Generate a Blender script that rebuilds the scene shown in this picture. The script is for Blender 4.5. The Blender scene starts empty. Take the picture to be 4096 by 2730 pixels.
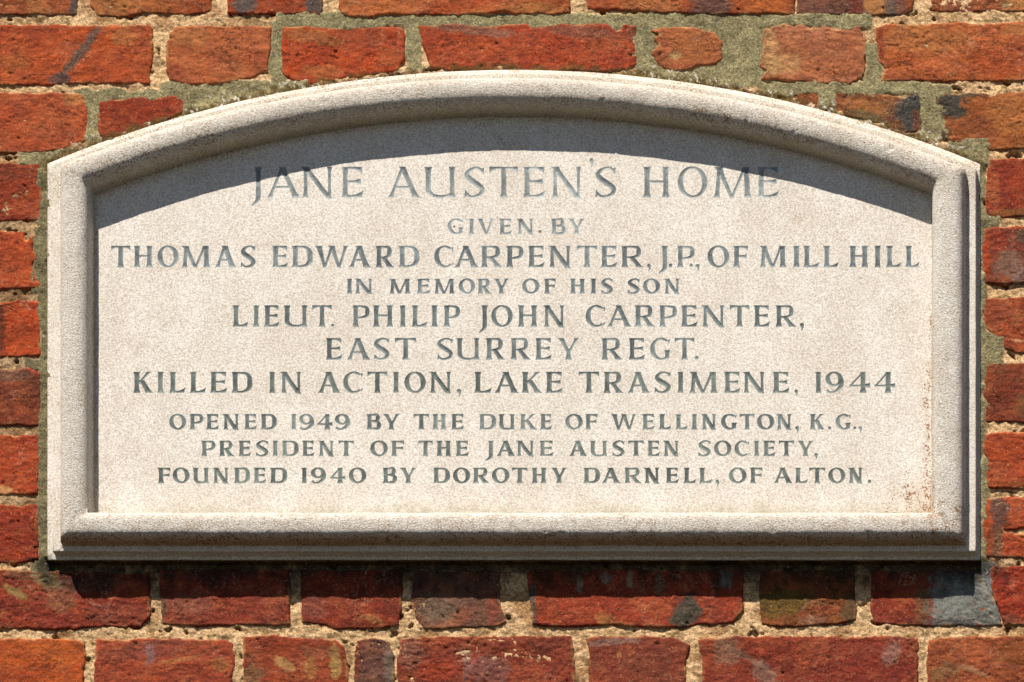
import bpy, math, random
import numpy as np
from mathutils import Vector
from mathutils.geometry import delaunay_2d_cdt

# ---------------------------------------------------------------- units, camera, light
K = 0.000275                 # metres per unit; one unit = one pixel of the photograph on the wall face
W0, H0 = 4096.0, 2730.0
D = 25454.0                  # camera distance from the wall (7 m)
CX, CY = 2048 + 5437.0, 1365 + 11057.0   # the camera stands to the right of and below the plaque
SUNX, SUNY = 0.40, 1.88      # shadow offset per unit of depth: right, down
ZC = 4.2                     # height of the picture centre above the ground

sc = bpy.context.scene
cam_d = bpy.data.cameras.new("camera")
cam = bpy.data.objects.new("camera", cam_d)
sc.collection.objects.link(cam)
cam.location = ((CX - 2048) * K, -D * K, ZC - (CY - 1365) * K)
cam.rotation_euler = (math.radians(90), 0, 0)
cam_d.sensor_width = 36
cam_d.lens = 36 * D / W0
cam_d.shift_x = -(CX - 2048) / W0
cam_d.shift_y = (CY - 1365) / W0
cam_d.clip_start, cam_d.clip_end = 0.1, 200
sc.camera = cam

to_sun = Vector((-SUNX, -1.0, SUNY)).normalized()
elev = math.asin(to_sun.z)
azim = math.atan2(to_sun.x, to_sun.y)
sun_d = bpy.data.lights.new("sun", 'SUN')
sun_d.energy = 5.0
sun_d.angle = math.radians(0.5)
sun_d.color = (1.0, 0.955, 0.89)
sun = bpy.data.objects.new("sun", sun_d)
sc.collection.objects.link(sun)
sun.rotation_euler = to_sun.to_track_quat('Z', 'Y').to_euler()
world = bpy.data.worlds.new("World")
sc.world = world
world.use_nodes = True
wn = world.node_tree
bg = wn.nodes['Background']
sky = wn.nodes.new('ShaderNodeTexSky')
sky.sky_type = 'NISHITA'
sky.sun_disc = False
sky.sun_elevation = elev
sky.sun_rotation = azim
sky.air_density = 0.7
sky.dust_density = 0.15
wn.links.new(sky.outputs[0], bg.inputs[0])
bg.inputs[1].default_value = 0.05
sc.view_settings.view_transform = 'Standard'
sc.view_settings.look = 'None'
sc.view_settings.gamma = 1.0
sc.view_settings.exposure = 0.72

# ---------------------------------------------------------------- helpers
rng = np.random.default_rng(7)
TAB = rng.random((8, 256, 256))

def vn(x, y, seed=0):
    t = TAB[seed % 8]
    x = x + seed * 17.31; y = y + seed * 9.73
    xi = np.floor(x).astype(np.int64); yi = np.floor(y).astype(np.int64)
    fx = x - xi; fy = y - yi
    fx = fx * fx * fx * (fx * (fx * 6 - 15) + 10); fy = fy * fy * fy * (fy * (fy * 6 - 15) + 10)
    a = t[xi & 255, yi & 255]; b = t[(xi + 1) & 255, yi & 255]
    c = t[xi & 255, (yi + 1) & 255]; d = t[(xi + 1) & 255, (yi + 1) & 255]
    return (a * (1 - fx) + b * fx) * (1 - fy) + (c * (1 - fx) + d * fx) * fy

def fbm(x, y, s, octv=4, seed=0, gain=0.5):
    """fractal noise, about -1..1; s = feature size in units"""
    r = 0; a = 1.0; tot = 0
    for i in range(octv):
        ca, sa = math.cos(0.6 * i + 0.3), math.sin(0.6 * i + 0.3)
        xx, yy = (x * ca - y * sa) / s, (x * sa + y * ca) / s
        r = r + a * (vn(xx, yy, seed + i) * 2 - 1); tot += a
        a *= gain; s /= 2.03
    return r / tot * 1.5

def sstep(a, b, x):
    t = np.clip((x - a) / (b - a), 0, 1)
    return t * t * (3 - 2 * t)

def lin(c, f=1.0):
    c = np.asarray(c, float) / 255
    return np.where(c <= 0.04045, c / 12.92, ((c + 0.055) / 1.055) ** 2.4) * f

def desat(c, k=.07):
    g = .3 * c[0] + .5 * c[1] + .2 * c[2]
    return tuple(v * (1 - k) + g * k + (-3, 1, -5)[i] for i, v in enumerate(c))

def true_xy(px, py, h):
    """where a point at height h off the wall has to be so that the camera sees it at px, py"""
    s = (D - h) / D
    return CX + (px - CX) * s, CY + (py - CY) * s

def world(px, py, h):
    return np.stack([(px - 2048) * K, -h * K * np.ones_like(px), ZC - (py - 1365) * K], -1)

def link(ob, parent=None):
    sc.collection.objects.link(ob)
    if parent: ob.parent = parent
    return ob

def mesh_obj(name, verts, faces, mat, parent=None, cols=None, masks=None, smooth=True, origin=None):
    """verts: Nx3 world coordinates; faces: Mx3 or Mx4 array"""
    verts = np.asarray(verts, np.float64); faces = np.asarray(faces, np.int32)
    o = np.array(origin if origin is not None else (verts.min(0) + verts.max(0)) / 2)
    me = bpy.data.meshes.new(name)
    n, k = faces.shape
    me.vertices.add(len(verts)); me.vertices.foreach_set('co', (verts - o).astype(np.float32).ravel())
    me.loops.add(n * k); me.loops.foreach_set('vertex_index', faces.ravel())
    me.polygons.add(n)
    me.polygons.foreach_set('loop_start', np.arange(0, n * k, k, dtype=np.int32))
    if smooth: me.polygons.foreach_set('use_smooth', np.ones(n, bool))
    me.update(calc_edges=True)
    if cols is not None:
        a = me.attributes.new('tint', 'FLOAT_COLOR', 'POINT')
        a.data.foreach_set('color', np.concatenate([cols, np.ones((len(cols), 1))], 1).astype(np.float32).ravel())
    for nm, v in (masks or {}).items():
        a = me.attributes.new(nm, 'FLOAT', 'POINT')
        a.data.foreach_set('value', np.asarray(v, np.float32))
    me.materials.append(mat)
    ob = bpy.data.objects.new(name, me)
    link(ob, parent)
    po = np.array(parent.location) if parent else np.zeros(3)
    ob.location = tuple(o - po)
    return ob

def empty(name, label, cat, loc):
    o = bpy.data.objects.new(name, None)
    link(o); o.location = loc; o.empty_display_size = 0.05
    o['label'] = label; o['category'] = cat
    return o

def poly_sdf(x, y, poly):
    """signed distance to a polygon, negative inside"""
    p = np.asarray(poly, float); q = np.roll(p, -1, 0)
    d2 = np.full(x.shape, 1e18); ins = np.zeros(x.shape, bool)
    for (ax, ay), (bx, by) in zip(p, q):
        ex, ey = bx - ax, by - ay
        t = np.clip(((x - ax) * ex + (y - ay) * ey) / (ex * ex + ey * ey + 1e-9), 0, 1)
        d2 = np.minimum(d2, (x - ax - t * ex) ** 2 + (y - ay - t * ey) ** 2)
        c = (ay > y) != (by > y)
        ins ^= c & (x < (bx - ax) * (y - ay) / (by - ay + 1e-12) + ax)
    return np.where(ins, -1, 1) * np.sqrt(d2)

# ---------------------------------------------------------------- materials
class NT:
    def __init__(s, name):
        s.m = bpy.data.materials.new(name); s.m.use_nodes = True
        s.t = s.m.node_tree; s.b = s.t.nodes['Principled BSDF']
        s.pos = s.t.nodes.new('ShaderNodeNewGeometry').outputs['Position']
    def put(s, sock, v):
        if isinstance(v, bpy.types.NodeSocket): s.t.links.new(v, sock)
        elif v is not None: sock.default_value = v
    def noise(s, scale, detail=4, rough=0.55, stretch=None, dist=0.0):
        v = s.pos
        if stretch:
            m = s.t.nodes.new('ShaderNodeMapping'); m.inputs['Scale'].default_value = stretch[:3]
            if len(stretch) > 3: m.inputs['Rotation'].default_value = (0, stretch[3], 0)
            s.t.links.new(v, m.inputs[0]); v = m.outputs[0]
        n = s.t.nodes.new('ShaderNodeTexNoise')
        s.t.links.new(v, n.inputs['Vector'])
        n.inputs['Scale'].default_value = scale; n.inputs['Detail'].default_value = detail
        n.inputs['Roughness'].default_value = rough; n.inputs['Distortion'].default_value = dist
        return n.outputs[0]
    def vor(s, scale, feature='F1', rnd=1.0):
        n = s.t.nodes.new('ShaderNodeTexVoronoi'); n.feature = feature
        s.t.links.new(s.pos, n.inputs['Vector']); n.inputs['Scale'].default_value = scale
        n.inputs['Randomness'].default_value = rnd
        return n.outputs['Distance']
    def ramp(s, v, a, b, lo=0.0, hi=1.0):
        n = s.t.nodes.new('ShaderNodeMapRange'); n.clamp = True
        n.interpolation_type = 'SMOOTHSTEP'
        s.put(n.inputs[0], v); n.inputs[1].default_value = a; n.inputs[2].default_value = b
        n.inputs[3].default_value = lo; n.inputs[4].default_value = hi
        return n.outputs[0]
    def math(s, op, a, b=None):
        n = s.t.nodes.new('ShaderNodeMath'); n.operation = op
        s.put(n.inputs[0], a); s.put(n.inputs[1], b)
        return n.outputs[0]
    def mix(s, f, a, b, mode='MIX'):
        n = s.t.nodes.new('ShaderNodeMix'); n.data_type = 'RGBA'; n.blend_type = mode
        s.put(n.inputs[0], f)
        for i, v in ((6, a), (7, b)):
            s.put(n.inputs[i], tuple(v) + (1,) if isinstance(v, (tuple, list, np.ndarray)) and len(v) == 3 else v)
        return n.outputs[2]
    def attr(s, name, out='Color'):
        n = s.t.nodes.new('ShaderNodeAttribute'); n.attribute_name = name
        return n.outputs[out]
    def bump(s, h, dist, strength=1.0, nrm=None):
        n = s.t.nodes.new('ShaderNodeBump'); n.inputs['Distance'].default_value = dist
        n.inputs['Strength'].default_value = strength
        s.t.links.new(h, n.inputs['Height'])
        if nrm: s.t.links.new(nrm, n.inputs['Normal'])
        return n.outputs[0]
    def done(s, col, rough, nrm, spec=0.3):
        s.put(s.b.inputs['Base Color'], col); s.put(s.b.inputs['Roughness'], rough)
        s.b.inputs['Specular IOR Level'].default_value = spec
        if nrm: s.t.links.new(nrm, s.b.inputs['Normal'])
        return s.m

def brick_mat():
    n = NT('fired_clay')
    c = n.attr('tint')
    n1 = n.noise(60, 5, 0.6)
    n2 = n.noise(420, 4, 0.65)
    n3 = n.noise(190, 5, 0.7, (1.0, 1.0, 1.7, 0.3))
    c = n.mix(1.0, c, n.mix(n.ramp(n1, 0.3, 0.7), (0.80, 0.76, 0.74), (1.16, 1.15, 1.12)), 'MULTIPLY')
    c = n.mix(1.0, c, n.mix(n.ramp(n2, 0.3, 0.7), (0.76, 0.74, 0.72), (1.2, 1.2, 1.2)), 'MULTIPLY')
    # pale lime specks, fewer dark burnt specks
    sp = n.ramp(n.noise(520, 4, 0.65), 0.59, 0.67)
    c = n.mix(n.math('MULTIPLY', sp, n.ramp(n1, 0.36, 0.62, 0.12, 0.7)), c, (0.46, 0.27, 0.14))
    dk = n.ramp(n3, 0.33, 0.26)
    c = n.mix(n.math('MULTIPLY', dk, 0.25), c, (0.07, 0.025, 0.015))
    # fine creases from the mould, and thin veins of lime
    def veins(scale, st, w, seedpos):
        m_ = n.t.nodes.new('ShaderNodeMapping'); m_.inputs['Location'].default_value = seedpos
        m_.inputs['Scale'].default_value = st; m_.inputs['Rotation'].default_value = (0, 0.22, 0)
        n.t.links.new(n.pos, m_.inputs[0])
        t_ = n.t.nodes.new('ShaderNodeTexNoise'); n.t.links.new(m_.outputs[0], t_.inputs['Vector'])
        t_.inputs['Scale'].default_value = scale; t_.inputs['Detail'].default_value = 4; t_.inputs['Roughness'].default_value = 0.6
        t_.inputs['Distortion'].default_value = 0.6
        return n.ramp(n.math('ABSOLUTE', n.math('SUBTRACT', t_.outputs[0], 0.5)), w, 0.0)
    cr = n.math('MULTIPLY', veins(48, (1, 1, 2.2), 0.016, (3, 1, 7)), n.ramp(n.noise(24, 3, 0.5), 0.45, 0.6))
    c = n.mix(n.math('MULTIPLY', cr, 0.6), c, (0.07, 0.024, 0.014))
    lv = n.math('MULTIPLY', veins(40, (1.4, 1, 1.2), 0.014, (9, 5, 2)), n.ramp(n.noise(17, 3, 0.5, (1, 1, 1, 0.8)), 0.52, 0.64))
    c = n.mix(n.math('MULTIPLY', lv, 0.35), c, (0.52, 0.36, 0.22))
    h = n.math('SUBTRACT', n.math('ADD', n.math('MULTIPLY', n3, 0.75), n.math('MULTIPLY', n2, 0.6)), n.math('MULTIPLY', cr, 0.9))
    b = n.bump(h, 0.0011)
    b = n.bump(n.noise(1100, 3, 0.6), 0.0006, 0.9, b)
    return n.done(c, n.ramp(n1, 0.3, 0.7, 0.7, 0.95), b, 0.12)

def mortar_mat():
    n = NT('mortar')
    c = n.attr('tint')
    n2 = n.noise(330, 5, 0.7)
    n4 = n.noise(900, 3, 0.7)
    c = n.mix(1.0, c, n.mix(n.ramp(n2, 0.32, 0.66), (0.60, 0.56, 0.50), (1.36, 1.36, 1.36)), 'MULTIPLY')
    c = n.mix(1.0, c, n.mix(n.ramp(n4, 0.35, 0.65), (0.72, 0.70, 0.68), (1.25, 1.25, 1.25)), 'MULTIPLY')
    c = n.mix(n.ramp(n.noise(650, 1, 0.5), 0.70, 0.76, 0, 0.8), c, (0.72, 0.66, 0.56))
    c = n.mix(n.ramp(n.noise(500, 2, 0.5), 0.33, 0.27, 0, 0.7), c, (0.05, 0.04, 0.02))
    b = n.bump(n.math('ADD', n2, n.math('MULTIPLY', n4, 0.5)), 0.0022)
    return n.done(c, 0.92, b, 0.2)

def stone_mat(name, rough_amt, speck, bumpd):
    n = NT(name)
    base = n.mix(n.ramp(n.noise(26, 4, 0.6), 0.3, 0.7), (0.715, 0.65, 0.57), (0.75, 0.70, 0.63))
    g1 = n.noise(330, 5, 0.75, (1.0, 1.0, 1.7, 0.35))
    g2 = n.noise(1500, 2, 0.6)
    base = n.mix(1.0, base, n.mix(n.ramp(n.noise(560, 3, 0.7), 0.30, 0.62), (0.68, 0.64, 0.60), (1.09, 1.09, 1.09)), 'MULTIPLY')
    base = n.mix(1.0, base, n.mix(n.ramp(g1, 0.36, 0.62), (0.86, 0.84, 0.81), (1.05, 1.05, 1.05)), 'MULTIPLY')
    # shell fragments: short dark dashes, and dirt grains
    d = n.ramp(n.noise(300, 3, 0.6, (1.0, 1.0, 2.3, 0.5)), 0.375, 0.30)
    base = n.mix(n.math('MULTIPLY', d, speck), base, (0.20, 0.18, 0.14))
    g3 = n.noise(480, 3, 0.65)
    dirt = n.attr('dirt', 'Fac')
    big = n.noise(90, 4, 0.65)
    dd = n.math('MULTIPLY', dirt, n.ramp(n.math('ADD', n.math('MULTIPLY', g3, 0.7), n.math('MULTIPLY', big, 0.35)), 0.515, 0.45))
    base = n.mix(dd, base, (0.27, 0.155, 0.065))
    wash = n.noise(14, 4, 0.6, (1.6, 1, 0.5))
    base = n.mix(1.0, base, n.mix(n.ramp(wash, 0.35, 0.68), (0.94, 0.93, 0.91), (1.02, 1.02, 1.02)), 'MULTIPLY')
    al = n.attr('algae', 'Fac')
    base = n.mix(n.math('MULTIPLY', al, n.ramp(big, 0.3, 0.7, 0.3, 1.0)), base, (0.27, 0.235, 0.12))
    ru = n.attr('rust', 'Fac')
    rr = n.math('MULTIPLY', n.ramp(ru, 0.0, 0.2), n.ramp(n.math('ADD', n.math('ADD', n.math('MULTIPLY', n.noise(480, 3, 0.65), 0.6), n.math('MULTIPLY', n.noise(120, 3, 0.6), 0.4)), n.math('MULTIPLY', ru, 0.24)), 0.645, 0.685))
    base = n.mix(n.math('MULTIPLY', rr, 0.95), base, (0.20, 0.075, 0.02))
    base = n.mix(n.ramp(ru, 0.2, 1.0, 0.0, 0.42), base, (0.46, 0.27, 0.12))
    h = n.math('ADD', g1, n.math('MULTIPLY', g2, 0.35))
    b = n.bump(h, bumpd, rough_amt)
    return n.done(base, 0.85, b, 0.25)

def paint_mat():
    n = NT('letter_paint')
    c = n.attr('tint')
    n1 = n.noise(75, 4, 0.6)
    c = n.mix(1.0, c, n.mix(n.ramp(n1, 0.32, 0.68), (0.62, 0.62, 0.64), (1.35, 1.35, 1.33)), 'MULTIPLY')
    c = n.mix(n.ramp(n.noise(210, 3, 0.6), 0.66, 0.76, 0, 0.5), c, (0.42, 0.45, 0.45))
    b = n.bump(n.noise(500, 3, 0.6), 0.0004)
    return n.done(c, 0.55, b, 0.22)

M_BRICK, M_MORTAR, M_PAINT = brick_mat(), mortar_mat(), paint_mat()
M_PANEL = stone_mat('smooth_limestone', 0.8, 0.85, 0.0005)
M_ROLL = stone_mat('tooled_limestone', 1.0, 0.6, 0.0021)

# ---------------------------------------------------------------- plaque outline (true coordinates, units)
# one row per line along the carved frame: left x, right x, apex y, bottom y, height off the wall
AXC = 2055.0
R_OUT = 4813.0
OUT = dict(l=192.0, r=3922.0, t=284.0, b=2244.0)
CYA = OUT['t'] + R_OUT
def row(ul, ur, ut, ub, h): return (OUT['l'] + ul, OUT['r'] - ur, OUT['t'] + ut, OUT['b'] - ub, h)
def roll_pt(v, h):   # v 0..1 across the round moulding
    a = np.array([69, 51, 64, 43.0]); b = np.array([189, 184, 189, 162.0])
    u = a + (b - a) * v
    k = v - .5
    q = .5 + math.copysign(.5 * abs(2 * k) ** .62, k) if k < 0 else v      # right and bottom: the outer flank drops more steeply
    if v > .5: u[0] = a[0] + (b[0] - a[0]) * (.5 + .5 * (2 * k) ** .8) if v <= 1 else u[0]
    for i in (1, 3): u[i] = a[i] + (b[i] - a[i]) * q if 0 <= v < .5 else u[i]
    return row(*u, h)

def outline(rw, nside=60, narch=420, nbot=380):
    l, r, t, b, h = rw
    R = CYA - t
    f = lambda x: CYA - math.sqrt(R * R - (x - AXC) ** 2)
    xs = np.linspace(l, r, narch + 1)
    P = []
    yl, yr = f(l), f(r)
    for i in range(nside): P.append((l, b + (yl - b) * i / nside))
    for x in xs[:-1]: P.append((x, f(x)))
    for i in range(nside): P.append((r, yr + (b - yr) * i / nside))
    for i in range(nbot): P.append((r + (l - r) * i / nbot, b))
    return np.array(P)

def arch_y(x, top):
    R = CYA - top
    return CYA - np.sqrt(np.maximum(R * R - (x - AXC) ** 2, 1))

plaque_poly = [(OUT['l'], OUT['b'])] + [(x, float(arch_y(x, OUT['t']))) for x in np.linspace(OUT['l'], OUT['r'], 60)] + [(OUT['r'], OUT['b'])]

# the ground at the foot of the wall, below the picture: it throws light up under the mouldings
def ground_mat():
    n = NT('trodden_earth')
    c = n.mix(n.ramp(n.noise(0.6, 4, 0.6), 0.4, 0.6), (0.042, 0.030, 0.018), (0.028, 0.025, 0.012))
    c = n.mix(1.0, c, n.mix(n.noise(60, 4, 0.7), (0.6, 0.6, 0.6), (1.4, 1.4, 1.4)), 'MULTIPLY')
    return n.done(c, 0.95, n.bump(n.noise(60, 4, 0.7), 0.01), 0.2)
gx, gy = np.meshgrid(np.linspace(-60, 60, 61), np.linspace(-120, 0.6, 61))
gi = np.arange(61 * 61).reshape(61, 61)
gr_ = mesh_obj('ground', np.stack([gx, gy, 0.03 * fbm(gx, gy, 9, 3, 2)], -1).reshape(-1, 3),
               np.stack([gi[:-1, :-1].ravel(), gi[:-1, 1:].ravel(), gi[1:, 1:].ravel(), gi[1:, :-1].ravel()], -1), ground_mat())
gr_['kind'] = 'structure'

# ---------------------------------------------------------------- the brick wall
BR = []   # (outline, colour, face height, patches)
def bk(poly, col, h=0.0, *patches, rough=1.0, warp=4.2):
    if len(poly) == 4 and not hasattr(poly[0], '__len__'):
        x0, y0, x1, y1 = poly
        poly = [(x0 + 8, y0), (x1 - 10, y0 + 2), (x1, y0 + 12), (x1 - 2, y1 - 8), (x1 - 12, y1), (x0 + 6, y1 - 2), (x0, y1 - 12), (x0 + 2, y0 + 9)]
    BR.append((poly, col, h, patches, rough, warp))
GREY = (98, 84, 84); SLATE = (78, 76, 78); TAN = (188, 122, 70); CREAM = (205, 165, 110); PURP = (112, 72, 66); ORNG = (192, 84, 38); DRED = (120, 40, 28)
# patch = (cx, cy, rx, ry, angle deg, colour, strength)
# course 0
bk((-260, -190, 311, 63), (158, 74, 42), 2, (300, 0, 22, 90, 0, SLATE, .9), (150, 20, 100, 40, 60, TAN, .4))
bk([(362, -190), (850, -190), (845, 40), (820, 55), (700, 62), (600, 50), (520, 66), (385, 66), (357, 20)], (176, 92, 50), 0, (450, 0, 120, 60, 0, TAN, .5), (770, 30, 110, 30, -20, (160, 60, 35), .6))
bk((908, -190, 1293, 60), (160, 62, 36), 3, (975, 25, 50, 42, 10, GREY, .95), (1265, 10, 40, 60, 0, GREY, .95))
bk([(1345, -190), (2282, -190), (2278, 52), (2200, 60), (2060, 62), (2020, 48), (1950, 58), (1800, 64), (1520, 62), (1500, 74), (1400, 72), (1360, 50)], (188, 92, 48), 6, (1500, 20, 200, 60, 0, (200, 110, 62), .5), (1850, 20, 200, 40, -15, (170, 66, 36), .7), (2150, 40, 120, 30, 0, TAN, .5))
bk([(2318, -190), (3180, -190), (3180, 60), (2935, 58), (2780, 56), (2600, 50), (2420, 45), (2345, 36)], (166, 72, 40), 4, (2850, 20, 88, 90, 0, PURP, .95), (3060, 10, 115, 90, 0, (192, 96, 46), .9), (2600, 25, 140, 40, 0, TAN, .45))
bk([(3184, -190), (3655, -190), (3650, 40), (3620, 60), (3400, 62), (3184, 58)], (120, 76, 68), 1, (3500, 10, 55, 90, 0, TAN, .8), (3425, 10, 28, 90, 5, DRED, .8), (3640, 0, 20, 80, 0, (170, 80, 45), .8), (3560, 20, 30, 60, 0, GREY, .7))
bk([(3722, -190), (4300, -190), (4300, 42), (4100, 46), (3900, 50), (3760, 48), (3725, 40)], (160, 84, 54), -2, (3840, 0, 60, 80, 0, (140, 70, 55), .6), (4060, 20, 50, 60, 0, TAN, .6), (3740, 30, 22, 22, 0, DRED, .6))
# course 1
bk([(-300, 100), (600, 100), (611, 112), (610, 230), (600, 300), (604, 334), (330, 338), (200, 342), (-300, 342)], (186, 76, 38), 2, (318, 215, 150, 20, 128, (116, 84, 76), .97), (240, 315, 55, 26, 0, (112, 80, 78), .9), (500, 150, 70, 40, 0, TAN, .45), (60, 250, 60, 50, 0, (170, 90, 48), .6), (120, 120, 200, 14, 0, (160, 60, 36), .6))
bk([(705, 105), (1075, 104), (1085, 110), (1080, 200), (1070, 282), (1010, 315), (860, 338), (745, 342), (680, 325), (665, 290), (664, 180), (680, 130)], (184, 94, 56), 3, (760, 150, 90, 40, 0, TAN, .4), (1000, 180, 80, 70, 0, (190, 100, 62), .5), (1010, 230, 60, 40, 20, (165, 66, 42), .5), (690, 300, 50, 40, 0, (165, 70, 48), .5))
bk([(1128, 108), (1200, 108), (1590, 106), (1618, 120), (1623, 160), (1620, 240), (1592, 285), (1480, 305), (1340, 322), (1240, 338), (1170, 322), (1130, 300), (1126, 190)], (186, 66, 32), 2, (1350, 150, 240, 45, 3, (160, 68, 42), .8), (1250, 150, 130, 30, 10, TAN, .4), (1280, 290, 90, 30, 0, TAN, .35), (1560, 230, 50, 40, 0, (180, 88, 50), .6))
bk([(1672, 106), (1850, 95), (1930, 112), (2020, 98), (2105, 92), (2125, 112), (2210, 98), (2430, 97), (2470, 122), (2490, 120), (2492, 98), (2545, 99), (2545, 180), (2552, 262), (2470, 290), (2200, 290), (1800, 290), (1720, 268), (1696, 190)], (174, 64, 38), 3, (1900, 122, 200, 22, 6, (150, 96, 80), .8), (2330, 130, 170, 24, 5, (138, 80, 66), .7), (2430, 170, 100, 40, 0, (176, 92, 58), .5), (2525, 140, 28, 40, 0, (150, 84, 66), .7), (1850, 190, 140, 30, 0, (184, 78, 44), .6))
bk([(2597, 126), (2660, 110), (2780, 110), (2858, 128), (2890, 170), (2888, 240), (2860, 262), (2790, 268), (2760, 282), (2700, 288), (2640, 272), (2618, 240), (2604, 218), (2636, 180), (2618, 166), (2616, 150), (2640, 142)], (178, 98, 60), 5, (2700, 225, 30, 18, 0, CREAM, .7), (2800, 190, 110, 50, 0, (170, 96, 56), .7), (2660, 200, 40, 40, 0, (186, 100, 74), .5), (2740, 268, 70, 14, 0, (180, 92, 60), .6), warp=4)
bk([(3055, 115), (3115, 102), (3300, 108), (3345, 124), (3440, 112), (3466, 140), (3467, 200), (3456, 310), (3400, 332), (3300, 336), (3130, 326), (3045, 322), (3068, 290), (3038, 278), (3045, 200)], (184, 108, 74), 4, (3200, 130, 150, 30, 0, (190, 112, 86), .5), (3080, 200, 40, 110, 0, CREAM, .45), (3300, 270, 130, 50, 0, (182, 96, 60), .5), (3130, 260, 80, 50, 0, CREAM, .35), warp=10)
bk([(3506, 112), (3560, 98), (3900, 90), (4300, 88), (4300, 330), (3700, 328), (3520, 324), (3540, 275), (3504, 240)], (188, 92, 50), 2, (3700, 160, 200, 60, 0, (192, 112, 64), .8), (4000, 250, 130, 60, 0, (180, 74, 40), .7), (3520, 200, 18, 90, 0, (150, 52, 34), .8), (4060, 120, 60, 30, 0, TAN, .5))
# course 2
bk([(-300, 372), (325, 372), (348, 396), (346, 560), (250, 598), (170, 612), (-300, 616)], (182, 78, 46), 2, (290, 400, 50, 30, 0, TAN, .6), (200, 500, 120, 60, 0, (180, 84, 52), .6), (60, 480, 90, 60, 0, (186, 74, 40), .5))
bk([(395, 408), (470, 398), (560, 386), (600, 392), (650, 384), (710, 380), (742, 412), (730, 450), (640, 500), (540, 540), (420, 580), (395, 570), (388, 470)], (156, 54, 32), 1, (560, 520, 140, 20, -20, (120, 72, 46), .7), rough=.6, warp=4)
bk([(3075, 362), (3180, 368), (3278, 356), (3286, 380), (3284, 470), (3075, 420)], (150, 78, 40), 0, (3150, 390, 60, 20, 15, (110, 90, 50), .7), (3230, 362, 50, 10, 0, DRED, .8))
bk([(3338, 368), (3430, 366), (3560, 374), (3600, 388), (3665, 376), (3690, 402), (3682, 520), (3655, 535), (3600, 535), (3440, 480), (3332, 440)], (124, 70, 44), 2, (3640, 450, 66, 90, 0, (70, 68, 70), .97), (3450, 430, 110, 30, 10, TAN, .4), (3480, 480, 100, 25, 22, (105, 90, 60), .8), (3665, 490, 14, 60, 0, (130, 60, 40), .6), warp=9)
bk([(3738, 382), (3800, 372), (4300, 366), (4300, 592), (3980, 602), (3860, 582), (3760, 552), (3768, 520), (3782, 480), (3738, 440)], (166, 90, 46), 2, (3800, 420, 70, 60, 10, (68, 66, 66), .95), (3770, 540, 30, 50, 0, (74, 70, 64), .9), (3850, 380, 110, 12, 0, (80, 70, 64), .8), (3880, 520, 110, 60, 0, (140, 68, 42), .6), (4050, 450, 110, 80, 0, (184, 108, 58), .7))
# left column
bk([(-300, 652), (160, 654), (170, 690), (168, 880), (40, 884), (-300, 886)], (158, 56, 34), 1, (60, 700, 120, 30, 0, (140, 60, 40), .6), (120, 760, 60, 60, 0, (150, 60, 36), .5))
bk([(-300, 922), (92, 924), (96, 962), (112, 958), (130, 938), (136, 1000), (168, 1030), (130, 1055), (148, 1090), (163, 1152), (90, 1156), (-300, 1166)], (184, 72, 38), 2, (104, 960, 10, 14, 0, (230, 130, 70), .9), (120, 1110, 50, 40, 0, (196, 84, 42), .6))
bk([(-300, 1208), (30, 1212), (70, 1200), (158, 1206), (162, 1260), (160, 1424), (80, 1428), (-300, 1432)], (186, 66, 30), 1, (0, 1320, 26, 120, 0, (110, 50, 38), .85))
bk([(-300, 1474), (60, 1478), (110, 1470), (165, 1496), (166, 1600), (160, 1702), (-300, 1704)], (128, 52, 36), 3, (110, 1480, 60, 12, 5, (170, 50, 40), .9), (40, 1500, 90, 30, 0, (120, 84, 74), .7), (120, 1560, 60, 60, 0, (118, 58, 42), .6))
bk([(-300, 1742), (150, 1742), (158, 1760), (156, 1978), (70, 1980), (-300, 1980)], (182, 66, 36), 2, (10, 1960, 40, 18, 0, (230, 170, 110), .7))
bk([(-300, 2014), (100, 2018), (150, 2020), (155, 2060), (154, 2240), (90, 2252), (-300, 2256)], (158, 52, 32), 2, (80, 2030, 120, 20, 0, (170, 64, 36), .6))
# course under the plaque
bk([(-300, 2282), (130, 2284), (596, 2286), (598, 2400), (596, 2470), (560, 2508), (420, 2512), (165, 2518), (100, 2513), (40, 2516), (-300, 2522)], (142, 48, 34), 2, (60, 2370, 50, 22, 30, (150, 120, 70), .85), (190, 2320, 60, 34, 20, (150, 124, 84), .8), (80, 2300, 70, 24, 0, (110, 74, 56), .6), (240, 2400, 70, 60, 30, (150, 112, 84), .35), (350, 2340, 150, 30, 0, (100, 80, 66), .5), (450, 2450, 120, 40, 0, (136, 62, 50), .6), rough=1.3, warp=6)
bk([(640, 2278), (1155, 2278), (1160, 2380), (1158, 2500), (1000, 2505), (760, 2502), (650, 2496), (640, 2400)], (148, 56, 42), 3, (760, 2420, 100, 50, 0, (140, 78, 66), .6), (655, 2430, 12, 50, 0, (80, 70, 66), .8))
bk([(1202, 2280), (1606, 2280), (1608, 2420), (1595, 2500), (1500, 2518), (1400, 2512), (1350, 2520), (1300, 2500), (1204, 2492)], (146, 52, 38), 2, (1260, 2430, 60, 50, 0, (150, 80, 70), .6), (1490, 2478, 60, 14, 20, TAN, .6))
bk([(1648, 2284), (2000, 2284), (2004, 2410), (2024, 2490), (1975, 2510), (1690, 2516), (1660, 2470), (1646, 2420)], (124, 78, 66), 1, (1750, 2440, 80, 60, 0, (120, 98, 84), .7), (1970, 2440, 30, 70, 0, (150, 68, 56), .7), (1820, 2400, 100, 30, 0, (126, 90, 78), .5))
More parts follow.
